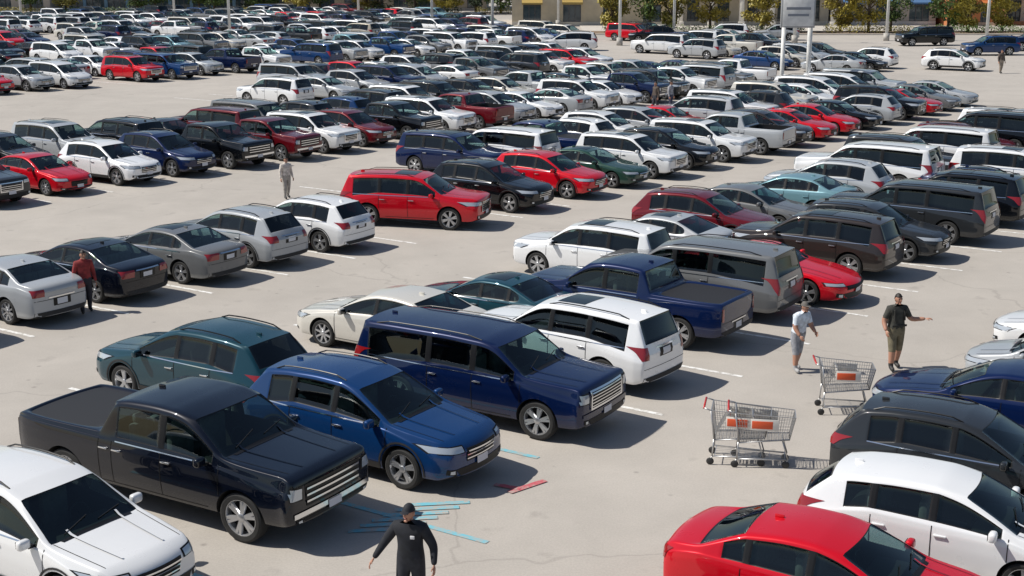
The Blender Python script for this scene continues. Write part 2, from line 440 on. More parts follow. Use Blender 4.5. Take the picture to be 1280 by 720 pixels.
SP['sedan'] = dict(L=4.85, W=.92, zb=.19, wr=.335, ax=(1.45, -1.38), tum=.42, bow=.16, nose=.76,
    top=desc((2.425, .62), (2.38, .72), (2.2, .80), (1.7, .89), (1.1, .965), (.98, 1.0), (.60, 1.20), (.22, 1.375), (-.1, 1.44), (-.6, 1.455), (-1.05, 1.40), (-1.45, 1.25), (-1.86, 1.09), (-2.2, 1.06), (-2.36, 1.02), (-2.42, .92)),
    belt=desc((2.42, .56), (1.9, .76), (1.0, .90), (-1.0, .965), (-1.9, 1.0), (-2.42, .86)),
    win=[(.80, -.12), (-.20, -1.02), (-1.10, -1.42)], ws=(.98, .20), rw=(-1.06, -1.84), seam=[1.0, -.16, -1.12], sunroof=(.0, -.7),
    front=dict(gz=(.50, .66), gw=.5, bars=3, hz=(.58, .73), hi=.52, lz=(.32, .43)), rear=dict(tz=(.76, .95), ti=.48, pz=.80, sz=.66), chr=True)
SP['sedan2'] = dict(SP['sedan']); SP['sedan2'].pop('sunroof'); SP['sedan2'].update(chr=False, spk=8, L=4.70,
    top=desc((2.35, .64), (2.30, .74), (2.1, .82), (1.6, .92), (1.1, .975), (.98, 1.0), (.58, 1.22), (.20, 1.39), (-.1, 1.45), (-.6, 1.465), (-1.15, 1.40), (-1.45, 1.28), (-1.80, 1.12), (-2.1, 1.10), (-2.28, 1.06), (-2.34, .92)),
    belt=desc((2.34, .58), (1.9, .76), (1.0, .91), (-1.0, .97), (-1.9, 1.02), (-2.34, .88)), ax=(1.40, -1.32), rw=(-1.15, -1.79), front=dict(gz=(.40, .62), gw=.45, bars=2, chrome=False, hz=(.60, .76), hi=.55, lz=(.27, .36)), rear=dict(tz=(.80, .98), ti=.55, pz=.62, sz=.70))
SP['coupe'] = dict(L=4.75, W=.95, zb=.17, wr=.36, ax=(1.42, -1.38), tum=.5, bow=.2, nose=.74, spk=5,
    top=desc((2.375, .58), (2.3, .68), (2.1, .78), (1.5, .90), (.85, .98), (.74, 1.0), (.35, 1.2), (.0, 1.32), (-.3, 1.36), (-.8, 1.33), (-1.3, 1.20), (-1.8, 1.06), (-2.15, 1.05), (-2.3, 1.03), (-2.37, .9)),
    belt=desc((2.37, .56), (1.9, .78), (.8, .92), (-1.0, .97), (-1.9, 1.0), (-2.37, .86)),
    win=[(.55, -.65), (-.75, -1.2)], ws=(.74, -.02), rw=(-.85, -1.78), seam=[.85, -.70],
    front=dict(gz=(.50, .62), gw=.6, bars=2, chrome=False, hz=(.58, .71), hi=.60, lz=(.28, .42)), rear=dict(tz=(.78, .93), ti=.45, pz=.55, sz=.68))
SP['hatch'] = dict(L=4.25, W=.88, zb=.19, wr=.32, ax=(1.30, -1.28), tum=.40, bow=.16, nose=.78,
    top=desc((2.125, .66), (2.08, .76), (1.9, .86), (1.4, .97), (1.15, 1.02), (.75, 1.24), (.35, 1.43), (.0, 1.50), (-.6, 1.51), (-1.3, 1.46), (-1.65, 1.38), (-1.98, 1.06), (-2.08, .98), (-2.12, .82)),
    belt=desc((2.12, .6), (1.1, .92), (-1.0, 1.0), (-2.12, .8)),
    win=[(.95, .0), (-.09, -.9), (-.99, -1.38)], ws=(1.13, .36), rw=(-1.62, -1.98), seam=[1.05, -.04, -.95],
    front=dict(gz=(.50, .64), gw=.5, bars=2, chrome=False, hz=(.64, .79), hi=.55, lz=(.32, .44)), rear=dict(tz=(.80, 1.0), ti=.66, pz=.72, sz=.62))
SP['crossover'] = dict(L=4.68, W=.93, zb=.24, wr=.365, ax=(1.40, -1.32), tum=.36, bow=.14, nose=.80, clad=True, priv=True,
    top=desc((2.34, .76), (2.29, .88), (2.1, .97), (1.5, 1.05), (1.12, 1.09), (.72, 1.32), (.32, 1.55), (.0, 1.64), (-.6, 1.67), (-1.3, 1.64), (-1.80, 1.57), (-2.12, 1.20), (-2.24, 1.08), (-2.32, .95), (-2.34, .85)),
    belt=desc((2.34, .70), (1.1, 1.0), (-1.0, 1.07), (-2.34, .84)),
    win=[(.92, -.05), (-.14, -1.0), (-1.10, -1.62)], ws=(1.10, .30), rw=(-1.80, -2.13), seam=[1.08, -.09, -1.05], rails=(.0, -1.6), ry=.58, chr=True,
    front=dict(gz=(.56, .80), gw=.45, bars=3, hz=(.72, .88), hi=.50, lz=(.36, .48)), rear=dict(tz=(.86, 1.06), ti=.60, pz=.90, sz=.66))
SP['suv'] = dict(L=5.0, W=.975, zb=.27, wr=.39, ax=(1.52, -1.42), tum=.28, bow=.10, nose=.85, spk=6, priv=True,
    top=desc((2.5, .92), (2.46, 1.06), (2.3, 1.12), (1.6, 1.17), (1.22, 1.20), (.85, 1.45), (.52, 1.69), (.2, 1.77), (-.6, 1.80), (-1.6, 1.78), (-2.18, 1.73), (-2.38, 1.26), (-2.43, 1.14), (-2.48, 1.0), (-2.5, .86)),
    belt=desc((2.5, .84), (1.2, 1.08), (-1.0, 1.12), (-2.5, .88)),
    win=[(1.02, .08), (-.02, -.95), (-1.05, -1.98)], ws=(1.20, .50), rw=(-2.17, -2.39), seam=[1.18, .04, -1.0], rails=(.2, -1.95), ry=.66, sunroof=(.15, -.6), chr=True,
    front=dict(gz=(.62, .94), gw=.48, bars=4, frame=True, hz=(.82, 1.0), hi=.52, lz=(.38, .52)), rear=dict(tz=(.88, 1.16), ti=.70, pz=.98, sz=.68))
SP['bigsuv'] = dict(L=5.60, W=1.02, zb=.30, wr=.41, ax=(1.80, -1.56), tum=.18, bow=.05, nose=.91, tail=.88, spk=6, clad=False, cb=False, priv=True,
    top=desc((2.80, 1.05), (2.77, 1.18), (2.65, 1.22), (2.0, 1.25), (1.45, 1.27), (1.10, 1.53), (.80, 1.78), (.5, 1.86), (-.4, 1.90), (-1.8, 1.89), (-2.54, 1.86), (-2.68, 1.36), (-2.72, 1.22), (-2.78, 1.05), (-2.80, .9)),
    belt=desc((2.80, .95), (1.4, 1.14), (-1.0, 1.16), (-2.80, .92)),
    win=[(1.26, .33), (.22, -.75), (-.86, -2.36)], ws=(1.43, .78), rw=(-2.53, -2.69), seam=[1.42, .29, -.79], rails=(.4, -2.2), ry=.76, chr=True,
    front=dict(gz=(.74, 1.10), gw=.62, bars=5, frame=True, hz=(.86, 1.10), hi=.68, sl=0, lz=(.42, .54), bumper=(.60, .68)), rear=dict(tz=(.85, 1.28), ti=.78, pz=1.02, sz=.70))
SP['minivan'] = dict(L=5.1, W=.99, zb=.22, wr=.35, ax=(1.62, -1.40), tum=.26, bow=.18, nose=.78, priv=True,
    top=desc((2.55, .70), (2.50, .82), (2.3, .93), (1.9, 1.03), (1.62, 1.08), (1.2, 1.30), (.75, 1.56), (.35, 1.68), (-.4, 1.74), (-1.6, 1.73), (-2.20, 1.66), (-2.42, 1.22), (-2.48, 1.08), (-2.53, .95), (-2.55, .84)),
    belt=desc((2.55, .62), (1.6, .98), (-1.0, 1.04), (-2.55, .84)),
    win=[(1.36, .30), (.20, -.95), (-1.05, -2.02)], ws=(1.60, .74), rw=(-2.19, -2.43), seam=[1.40, .26, -.99], rails=(.2, -2.0), ry=.68,
    front=dict(gz=(.50, .68), gw=.5, bars=2, hz=(.68, .86), hi=.55, lz=(.34, .46)), rear=dict(tz=(.82, 1.16), ti=.76, pz=.92, sz=.62))
SP['pickup'] = dict(L=5.95, W=1.02, zb=.36, wr=.415, ax=(1.97, -1.80), tum=.22, bow=.05, nose=.92, tail=.90, spk=6, cb=True,
    top=desc((2.975, 1.06), (2.94, 1.19), (2.8, 1.25), (2.2, 1.28), (1.62, 1.31), (1.28, 1.56), (.95, 1.81), (.6, 1.89), (.1, 1.91), (-.45, 1.89), (-.72, 1.84), (-.94, 1.36), (-.97, 1.32), (-1.9, 1.31), (-2.88, 1.31), (-2.95, 1.26), (-2.975, 1.1)),
    belt=desc((2.97, .97), (1.6, 1.17), (-.9, 1.20), (-2.97, 1.22)),
    win=[(1.44, .42), (.31, -.60)], ws=(1.60, .93), rw=(-.72, -.93), seam=[1.58, .38, -.68, -.97], bed=(-1.05, -2.85), beddepth=.035, crown=.022, chr=True,
    front=dict(gz=(.72, 1.08), gw=.66, bars=3, bt=.016, hz=(.84, 1.08), hi=.70, sl=0, lz=(.44, .54), bumper=(.58, .66)), rear=dict(tz=(.84, 1.16), ti=.79, pz=.62, sz=.78))
SP['pickup2'] = dict(SP['pickup']); SP['pickup2'].update(beddepth=.40, chr=False)
CARS = {k: build_car("mesh_"+k, v) for k, v in SP.items()}
NAMES = dict(sedan='parked_sedan', sedan2='parked_sedan', coupe='sports_coupe', hatch='parked_hatchback', crossover='parked_crossover', suv='parked_suv', bigsuv='full_size_suv', minivan='parked_minivan', pickup='pickup_truck', pickup2='pickup_truck')
COL = dict(white=(.82, .83, .84), silver=(.42, .44, .46), grey=(.16, .165, .17), dgrey=(.026, .029, .033), black=(.003, .004, .006), blackblue=(.002, .004, .011),
    navy=(.002, .010, .055), blue=(.004, .035, .13), teal=(.008, .048, .070), red=(.58, .004, .015), dred=(.12, .004, .009), lblue=(.16, .30, .35), beige=(.36, .33, .27), green=(.02, .06, .045), pearl=(.6, .58, .53), brown=(.035, .028, .026))
U = Vector((.670, .742, 0)); V = Vector((.742, -.670, 0)); HA = math.radians(-33)
def st(s, t): p = U*s+V*t; return (*G(p.x, p.y), 0)
def car(kind, col, s=None, t=None, d='F', da=0, k=None, zs=1, xy=None, ang=None):
    if xy is None:
        p = U*s+V*t
        if p.y > (168 if p.x < 5 else 130): return
        loc = st(s, t)
    else: loc = (*G(*xy), 0)
    if kind == 'sedan' and R.random() < .5: kind = 'sedan2'
    a = HA + math.radians(da) + (math.pi if d == 'R' else 0) + R.uniform(-.03, .03) if ang is None else ang
    o = obj(NAMES[kind], CARS[kind], loc, a)
    c = COL[col]; j = R.uniform(.9, 1.08)
    o.color = (min(1, c[0]*j), min(1, c[1]*j), min(1, c[2]*j), 1)
    k0 = R.uniform(.95, .99) if k is None else k
    o.scale = (k0, k0*R.uniform(.99, 1.02), k0*zs*(R.uniform(.98, 1.02) if k is None else 1))
    return o
for a in [('crossover', 'white', 7.5, -16.3, 'F', 0, 1.0), ('pickup', 'blackblue', 10.5, -17.1, 'F', 4, 1.05, .97), ('crossover', 'blue', 13.7, -16.0, 'F', 2, 1.04), ('bigsuv', 'navy', 16.9, -16.0, 'F', 2, .985, .97),
          ('suv', 'white', 20.0, -16.2, 'R', -4, .96), ('pickup', 'navy', 23.4, -17.0, 'R', 0, .95), ('bigsuv', 'grey', 26.2, -17.0, 'R', 0, .95), ('coupe', 'red', 28.7, -16.2, 'F', 0, .99),
          ('suv', 'brown', 32.0, -16.6, 'R'), ('crossover', 'dgrey', 34.8, -16.2, 'F'), ('bigsuv', 'dgrey', 37.9, -16.3, 'R', 0, .95), ('suv', 'black', 41.2, -16.2, 'R'), ('sedan', 'navy', 44.2, -16.2, 'F'), ('suv', 'white', 47.2, -16.2, 'F'),
          ('crossover', 'teal', 13.4, -20.9, 'R', 0, 1.03), ('sedan', 'pearl', 18.4, -20.5, 'R', 0, 1.0), ('sedan', 'teal', 21.3, -19.9, 'R', 0, .92), ('suv', 'white', 26.7, -20.9, 'R', 0, .91), ('sedan', 'silver', 29.8, -20.9, 'R'),
          ('crossover', 'dred', 32.6, -21, 'F'), ('sedan', 'grey', 35.4, -20.9, 'F'), ('sedan', 'lblue', 38.3, -21.1, 'R'), ('crossover', 'silver', 41.1, -21, 'R'), ('bigsuv', 'white', 44.4, -21, 'R'),
          ('suv', 'dgrey', 47.4, -21, 'F'), ('bigsuv', 'white', 50.4, -21, 'R'), ('crossover', 'dred', 53.4, -21, 'F'), ('bigsuv', 'black', 56.4, -21, 'R'), ('suv', 'white', 59.3, -21, 'F'), ('sedan', 'silver', 62.2, -21, 'F'),
          ('sedan', 'red', 14.3, -6.7, 'F', 3, 1.0), ('hatch', 'white', 17.0, -6.3, 'F', 3, 1.0), ('crossover', 'dgrey', 19.6, -7.0, 'F', 3, .95), ('sedan', 'navy', 22.8, -7.6, 'R', 0, 1.0), ('hatch', 'silver', 25.9, -7.3, 'R'), ('sedan', 'white', 28.8, -7.4, 'R'), ('suv', 'dgrey', 31.6, -7.4, 'R'), ('sedan', 'silver', 11.4, -6.6, 'F'),
          ('sedan', 'navy', 8.7, -30.2, 'R'), ('sedan', 'blue', 11.0, -30.2, 'R'), ('sedan', 'silver', 13.6, -30.4, 'R', 0, 1), ('sedan', 'blackblue', 16.0, -30.6, 'R', 0, 1), ('sedan', 'grey', 18.6, -30.5, 'R', 0, 1), ('crossover', 'silver', 21.0, -30.4, 'R'), ('crossover', 'white', 23.6, -30.3, 'R', 0, .95),
          ('crossover', 'black', 31.9, -29.9, 'F'), ('crossover', 'red', 35.2, -29.9, 'F'), ('sedan', 'green', 38.0, -30, 'F'), ('suv', 'white', 40.7, -30, 'F', 0, .93), ('crossover', 'black', 43.3, -30, 'F'),
          ('suv', 'white', 46.0, -30, 'F'), ('pickup2', 'silver', 48.8, -30, 'R', 0, .93), ('crossover', 'brown', 51.4, -30, 'F'), ('sedan', 'red', 54, -30, 'F'), ('sedan', 'red', 56.5, -30, 'F'), ('sedan', 'black', 59, -30, 'F'), ('crossover', 'silver', 61.5, -30, 'R'),
          ('suv', 'black', 64, -30, 'F'), ('sedan', 'red', 66.5, -30, 'F'), ('sedan', 'grey', 69, -30, 'F'), ('sedan', 'silver', 71.6, -30, 'F'),
          ('crossover', 'teal', 16.8, -45, 'F'), ('suv', 'dgrey', 19.4, -45.2, 'F'), ('sedan', 'red', 22.2, -45.2, 'F'), ('crossover', 'white', 25.1, -45, 'F'), ('crossover', 'navy', 27.7, -45, 'F'), ('pickup2', 'black', 30.3, -45.3, 'F', 0, .95), ('pickup', 'dred', 33, -45.2, 'F', 0, .92),
          ('suv', 'white', 35.6, -45, 'F'), ('crossover', 'dred', 38.1, -45, 'F'), ('pickup', 'black', 40.7, -45.2, 'F', 0, .93), ('suv', 'white', 43.3, -45, 'F'), ('pickup2', 'dred', 45.9, -45, 'R', 0, .93), ('crossover', 'silver', 48.3, -45, 'F'), ('sedan', 'white', 50.7, -45, 'F'), ('sedan', 'silver', 53.1, -45, 'R'),
          ]:
    car(*a)
car('suv', 'red', xy=(-3.35, 40.8), ang=math.radians(-15), k=.99)
W8 = ['white']*13+['silver']*6+['grey']*3+['dgrey']*4+['black']*5+['navy']*3+['blue']*2+['lblue', 'beige', 'red', 'red', 'red', 'dred', 'pearl', 'pearl', 'pearl']
K8 = ['sedan']*6+['crossover']*7+['suv']*6+['bigsuv']*4+['pickup', 'pickup', 'pickup2', 'pickup2', 'minivan', 'minivan', 'hatch']
def fill(s0, s1, t, pitch=2.65, p=.95, dr='mix', kinds=K8, cols=W8):
    s = s0
    while s <= s1:
        if R.random() < p:
            d = dr if dr in 'FR' else R.choice('FFR')
            kd = R.choice(kinds)
            car(kd, R.choice(cols), s+R.uniform(-.12, .12), t+R.uniform(-.3, .3), d, R.uniform(-1, 1), .93 if kd in ('bigsuv', 'pickup', 'pickup2') else None)
        s += pitch
fill(55.6, 73, -45, 2.45, 1)
fill(35.5, 72, -35.2, 2.6, .96)
fill(18, 73, -50.3, 2.6, .95)
car('suv', 'white', 44.6, -59.6, 'R')
fill(48.5, 75, -59.5, 2.6, .98); fill(50, 76, -64.8, 2.6, .98)
for k, (t, a, b) in enumerate([(-78.5, 30, 97), (-83.8, 30, 99), (-95, 36, 104), (-100.3, 36, 106), (-112, 42, 112), (-117.3, 44, 114), (-129, 50, 122), (-134.3, 52, 124), (-146, 60, 130)]):
    fill(a, b, t, 2.7, .90)
for t, a, b in [(-43.5, 85, 92), (-49, 84, 93), (-58, 88, 99), (-63.3, 90, 102), (-74, 100, 106), (-38, 93, 96)]:
    fill(a, b, t, 2.7, .95)
car('minivan', 'white', xy=(5.3, 112.4), ang=math.radians(176)); car('bigsuv', 'black', xy=(39.9, 118), ang=math.radians(190)); car('suv', 'blue', xy=(42.2, 107.5), ang=math.radians(185)); car('pickup', 'navy', xy=(48.5, 112), ang=math.radians(178))
car('suv', 'white', xy=(21.5, 124), ang=math.radians(170)); car('crossover', 'silver', xy=(27, 125), ang=math.radians(175)); car('crossover', 'black', xy=(14, 122), ang=math.radians(175))
# ------------------------------------------------------------------ ground
def ground_mat():
    m, nt, b = newmat("sunlit_asphalt"); N = nt.nodes; K = nt.links
    tc = N.new("ShaderNodeTexCoord")
    def noise(sc, det, ro=.6, dist=0):
        n = N.new("ShaderNodeTexNoise"); n.inputs["Scale"].default_value = sc; n.inputs["Detail"].default_value = det; n.inputs["Roughness"].default_value = ro; n.inputs["Distortion"].default_value = dist
        K.new(tc.outputs["Object"], n.inputs["Vector"]); return n
    def mr(src, a, bb, c, d):
        x = N.new("ShaderNodeMapRange"); x.inputs[1].default_value = a; x.inputs[2].default_value = bb; x.inputs[3].default_value = c; x.inputs[4].default_value = d
        K.new(src, x.inputs[0]); return x.outputs[0]
    def mul(a, bb):
        x = N.new("ShaderNodeMath"); x.operation = 'MULTIPLY'; K.new(a, x.inputs[0]); K.new(bb, x.inputs[1]); return x.outputs[0]
    big = mr(noise(.06, 4).outputs["Fac"], .3, .7, .90, 1.06)
    med = mr(noise(.5, 6, .65, .3).outputs["Fac"], .3, .7, .90, 1.05)
    fine = mr(noise(28, 4, .8).outputs["Fac"], .3, .7, .86, 1.10)
    sp = noise(1.0, 3, .55); spots = mr(sp.outputs["Fac"], .64, .78, 1.0, .72)
    sp2 = N.new("ShaderNodeTexVoronoi"); sp2.inputs["Scale"].default_value = 1.1; K.new(tc.outputs["Object"], sp2.inputs["Vector"])
    drops = mr(sp2.outputs["Distance"], .02, .08, .68, 1.0)
    wv = N.new("ShaderNodeVectorMath"); wv.operation = 'ADD'
    nn = noise(.5, 3); sc = N.new("ShaderNodeVectorMath"); sc.operation = 'SCALE'; sc.inputs["Scale"].default_value = 1.2
    K.new(nn.outputs["Color"], sc.inputs[0]); K.new(tc.outputs["Object"], wv.inputs[0]); K.new(sc.outputs[0], wv.inputs[1])
    vc = N.new("ShaderNodeTexVoronoi"); vc.feature = 'DISTANCE_TO_EDGE'; vc.inputs["Scale"].default_value = .085; K.new(wv.outputs[0], vc.inputs["Vector"])
    crk = mr(vc.outputs["Distance"], .001, .0028, .86, 1.0)
    tot = mul(mul(mul(big, med), mul(fine, spots)), mul(drops, crk))
    vm = N.new("ShaderNodeVectorMath"); vm.operation = 'SCALE'; vm.inputs[0].default_value = (.435, .402, .362)
    K.new(tot, vm.inputs["Scale"]); K.new(vm.outputs[0], b.inputs["Base Color"])
    b.inputs["Roughness"].default_value = .88
    bp = N.new("ShaderNodeBump"); bp.inputs["Strength"].default_value = .25; bp.inputs["Distance"].default_value = .01
    K.new(noise(45, 3, .8).outputs["Fac"], bp.inputs["Height"]); K.new(bp.outputs[0], b.inputs["Normal"])
    return m
mb = MB(); mb.add([(-900, -200, 0), (900, -200, 0), (900, 1500, 0), (-900, 1500, 0)], [[0, 1, 2, 3]], 0)
obj("ground", mb.mesh("ground", [ground_mat()]))
def line_mat(name, col, wear):
    m, nt, b = newmat(name); N = nt.nodes; K = nt.links
    tc = N.new("ShaderNodeTexCoord"); n = N.new("ShaderNodeTexNoise"); n.inputs["Scale"].default_value = 5; n.inputs["Detail"].default_value = 8; n.inputs["Roughness"].default_value = .75
    K.new(tc.outputs["Object"], n.inputs["Vector"])
    r = N.new("ShaderNodeMapRange"); r.inputs[1].default_value = wear-.08; r.inputs[2].default_value = wear+.08; K.new(n.outputs["Fac"], r.inputs[0])
    mx = N.new("ShaderNodeMix"); mx.data_type = 'RGBA'; K.new(r.outputs[0], mx.inputs[0]); mx.inputs[6].default_value = (*col, 1); mx.inputs[7].default_value = (.41, .38, .34, 1)
    K.new(mx.outputs[2], b.inputs["Base Color"]); b.inputs["Roughness"].default_value = .7
    return m
hx = Vector((math.cos(HA), math.sin(HA), 0))
def strip(mb, c, ln, w, mat=0, z=.005, d=hx):
    n = Vector((-d.y, d.x, 0)); c = Vector(c); a = d*ln/2; q = n*w/2
    mb.add([c-a-q+Vector((0, 0, z)), c+a-q+Vector((0, 0, z)), c+a+q+Vector((0, 0, z)), c-a+q+Vector((0, 0, z))], [[0, 1, 2, 3]], mat)
mb = MB()
def stalls(s0, s1, t, pitch, ln=4.9):
    s = s0
    while s < s1: strip(mb, st(s, t), ln, .12); s += pitch
stalls(18.6, 60, -15.8, 3.07, 5.6); stalls(9.3, 66, -21.0, 3.07, 5.6); stalls(7.2, 74, -30.3, 2.6, 5.6); stalls(30, 74, -35.6, 2.6, 5.2)
stalls(15.5, 75, -45.1, 2.6, 5.2); stalls(15, 75, -50.3, 2.6, 5.2); stalls(43, 78, -59.6, 2.6, 5.2); stalls(43, 78, -64.8, 2.6, 5.2); stalls(10, 40, -6.9, 2.95)
stalls(28, 99, -78.5, 2.7); stalls(28, 99, -83.8, 2.7)
obj("parking_stall_lines", mb.mesh("stall_lines", [line_mat("worn_white_paint", (.78, .78, .76), .54)]))
mb = MB()
strip(mb, st(12.1, -15.0), 6.2, .12, z=.009); strip(mb, st(8.9, -15.0), 6.8, .12, z=.009)
for k in range(6): strip(mb, st(11.9+.26*k, -13.65), 1.1, .13, d=Vector((.99, .12, 0)), z=.013)
strip(mb, st(15.3, -16.0), 5.0, .12, z=.009)
obj("blue_accessible_bay_marking", mb.mesh("blue_lines", [line_mat("worn_blue_paint", (.16, .46, .55), .52)]))
mb = MB(); strip(mb, st(14.75, -12.95), .85, .14, d=Vector((.75, .66, 0)), z=.017); strip(mb, st(14.5, -13.2), .5, .14, d=Vector((.9, -.43, 0)), z=.021)
obj("red_kerb_marking", mb.mesh("red_mark", [line_mat("worn_red_paint", (.5, .10, .12), .56)]))
# ------------------------------------------------------------------ shopping carts
WIRE = simple("cart_wire", (.50, .50, .50), .35, .7); HANDLE = simple("cart_handle_red", (.45, .02, .02), .4); BLK = simple("cart_castor", (.03, .03, .03), .6); PANEL = simple("cart_ad_panel", (.75, .72, .66), .5); ORG = simple("cart_orange_panel", (.70, .10, .03), .5)
def cart_mesh():
    mb = MB()
    P = {}
    for sy in (1, -1):
        P['rt', sy] = Vector((-.48, sy*.30, 1.02)); P['ft', sy] = Vector((.50, sy*.23, .96)); P['rb', sy] = Vector((-.40, sy*.23, .46)); P['fb', sy] = Vector((.42, sy*.18, .54))
    def panel(a, b, c, d, nu, nv, r=.0042):
        for i in range(nu+1):
            u = i/nu; mb.tube(a.lerp(b, u), d.lerp(c, u), r if 0 < i < nu else r*2, 0, 4)
        for j in range(nv+1):
            v = j/nv; mb.tube(a.lerp(d, v), b.lerp(c, v), r if 0 < j < nv else r*2.2, 0, 4)
    for sy in (1, -1): panel(P['rb', sy], P['fb', sy], P['ft', sy], P['rt', sy], 22, 7)
    panel(P['fb', 1], P['fb', -1], P['ft', -1], P['ft', 1], 10, 7); panel(P['rb', 1], P['rb', -1], P['rt', -1], P['rt', 1], 10, 6)
    panel(P['rb', 1], P['rb', -1], P['fb', -1], P['fb', 1], 9, 14)
    panel(Vector((-.40, .21, .55)), Vector((-.40, -.21, .55)), Vector((-.20, -.24, .95)), Vector((-.20, .24, .95)), 7, 4)
    for sy in (1, -1):
        mb.tube((-.60, sy*.28, 1.06), P['rt', sy], .013, 0, 8); mb.tube(P['rt', sy], (-.42, sy*.27, .48), .013, 0, 8)
        mb.tube((-.42, sy*.27, .48), (-.44, sy*.28, .16), .013, 0, 8); mb.tube((-.44, sy*.28, .16), (.40, sy*.19, .16), .013, 0, 8)
        mb.tube((.40, sy*.19, .16), (.30, sy*.17, .52), .012, 0, 8); mb.tube((-.42, sy*.27, .46), (.42, sy*.20, .54), .012, 0, 8)
        for x, y in ((-.44, .28), (.40, .19)):
            mb.tube((x, sy*y, .16), (x-.03, sy*y, .09), .012, 0, 6)
            mb.lathe([(.001, -.014), (.06, -.014), (.065, -.008), (.065, .008), (.06, .014), (.001, .014)], 14, (x-.03, sy*y, .066), 2)
    panel(Vector((-.40, .26, .17)), Vector((-.40, -.26, .17)), Vector((.36, -.18, .17)), Vector((.36, .18, .17)), 6, 3, .004)
    mb.tube((-.60, .29, 1.06), (-.60, -.29, 1.06), .018, 1, 10)
    mb.box((-.185, 0, .82), (.012, .44, .22), 3, .004); mb.box((-.176, 0, .82), (.006, .28, .14), 4, .002)
    for sy in (1, -1):
        mb.box((.0, sy*.285, .82), (.46, .010, .21), 3, .003); mb.box((-.04, sy*.293, .82), (.34, .006, .14), 4, .002)
    return mb.mesh("cart", [WIRE, HANDLE, BLK, PANEL, ORG])
CART = cart_mesh()
def cart(x, y, a, sc): obj("shopping_cart", CART, (*G(x, y), 0), math.radians(a), scale=sc)
cart(6.9, 23.25, -6, (1.08, 1.05, 1.02)); cart(4.26, 20.75, -12, (1.1, 1.06, 1.03)); cart(4.68, 20.64, -9, (1.1, 1.02, 1.03))
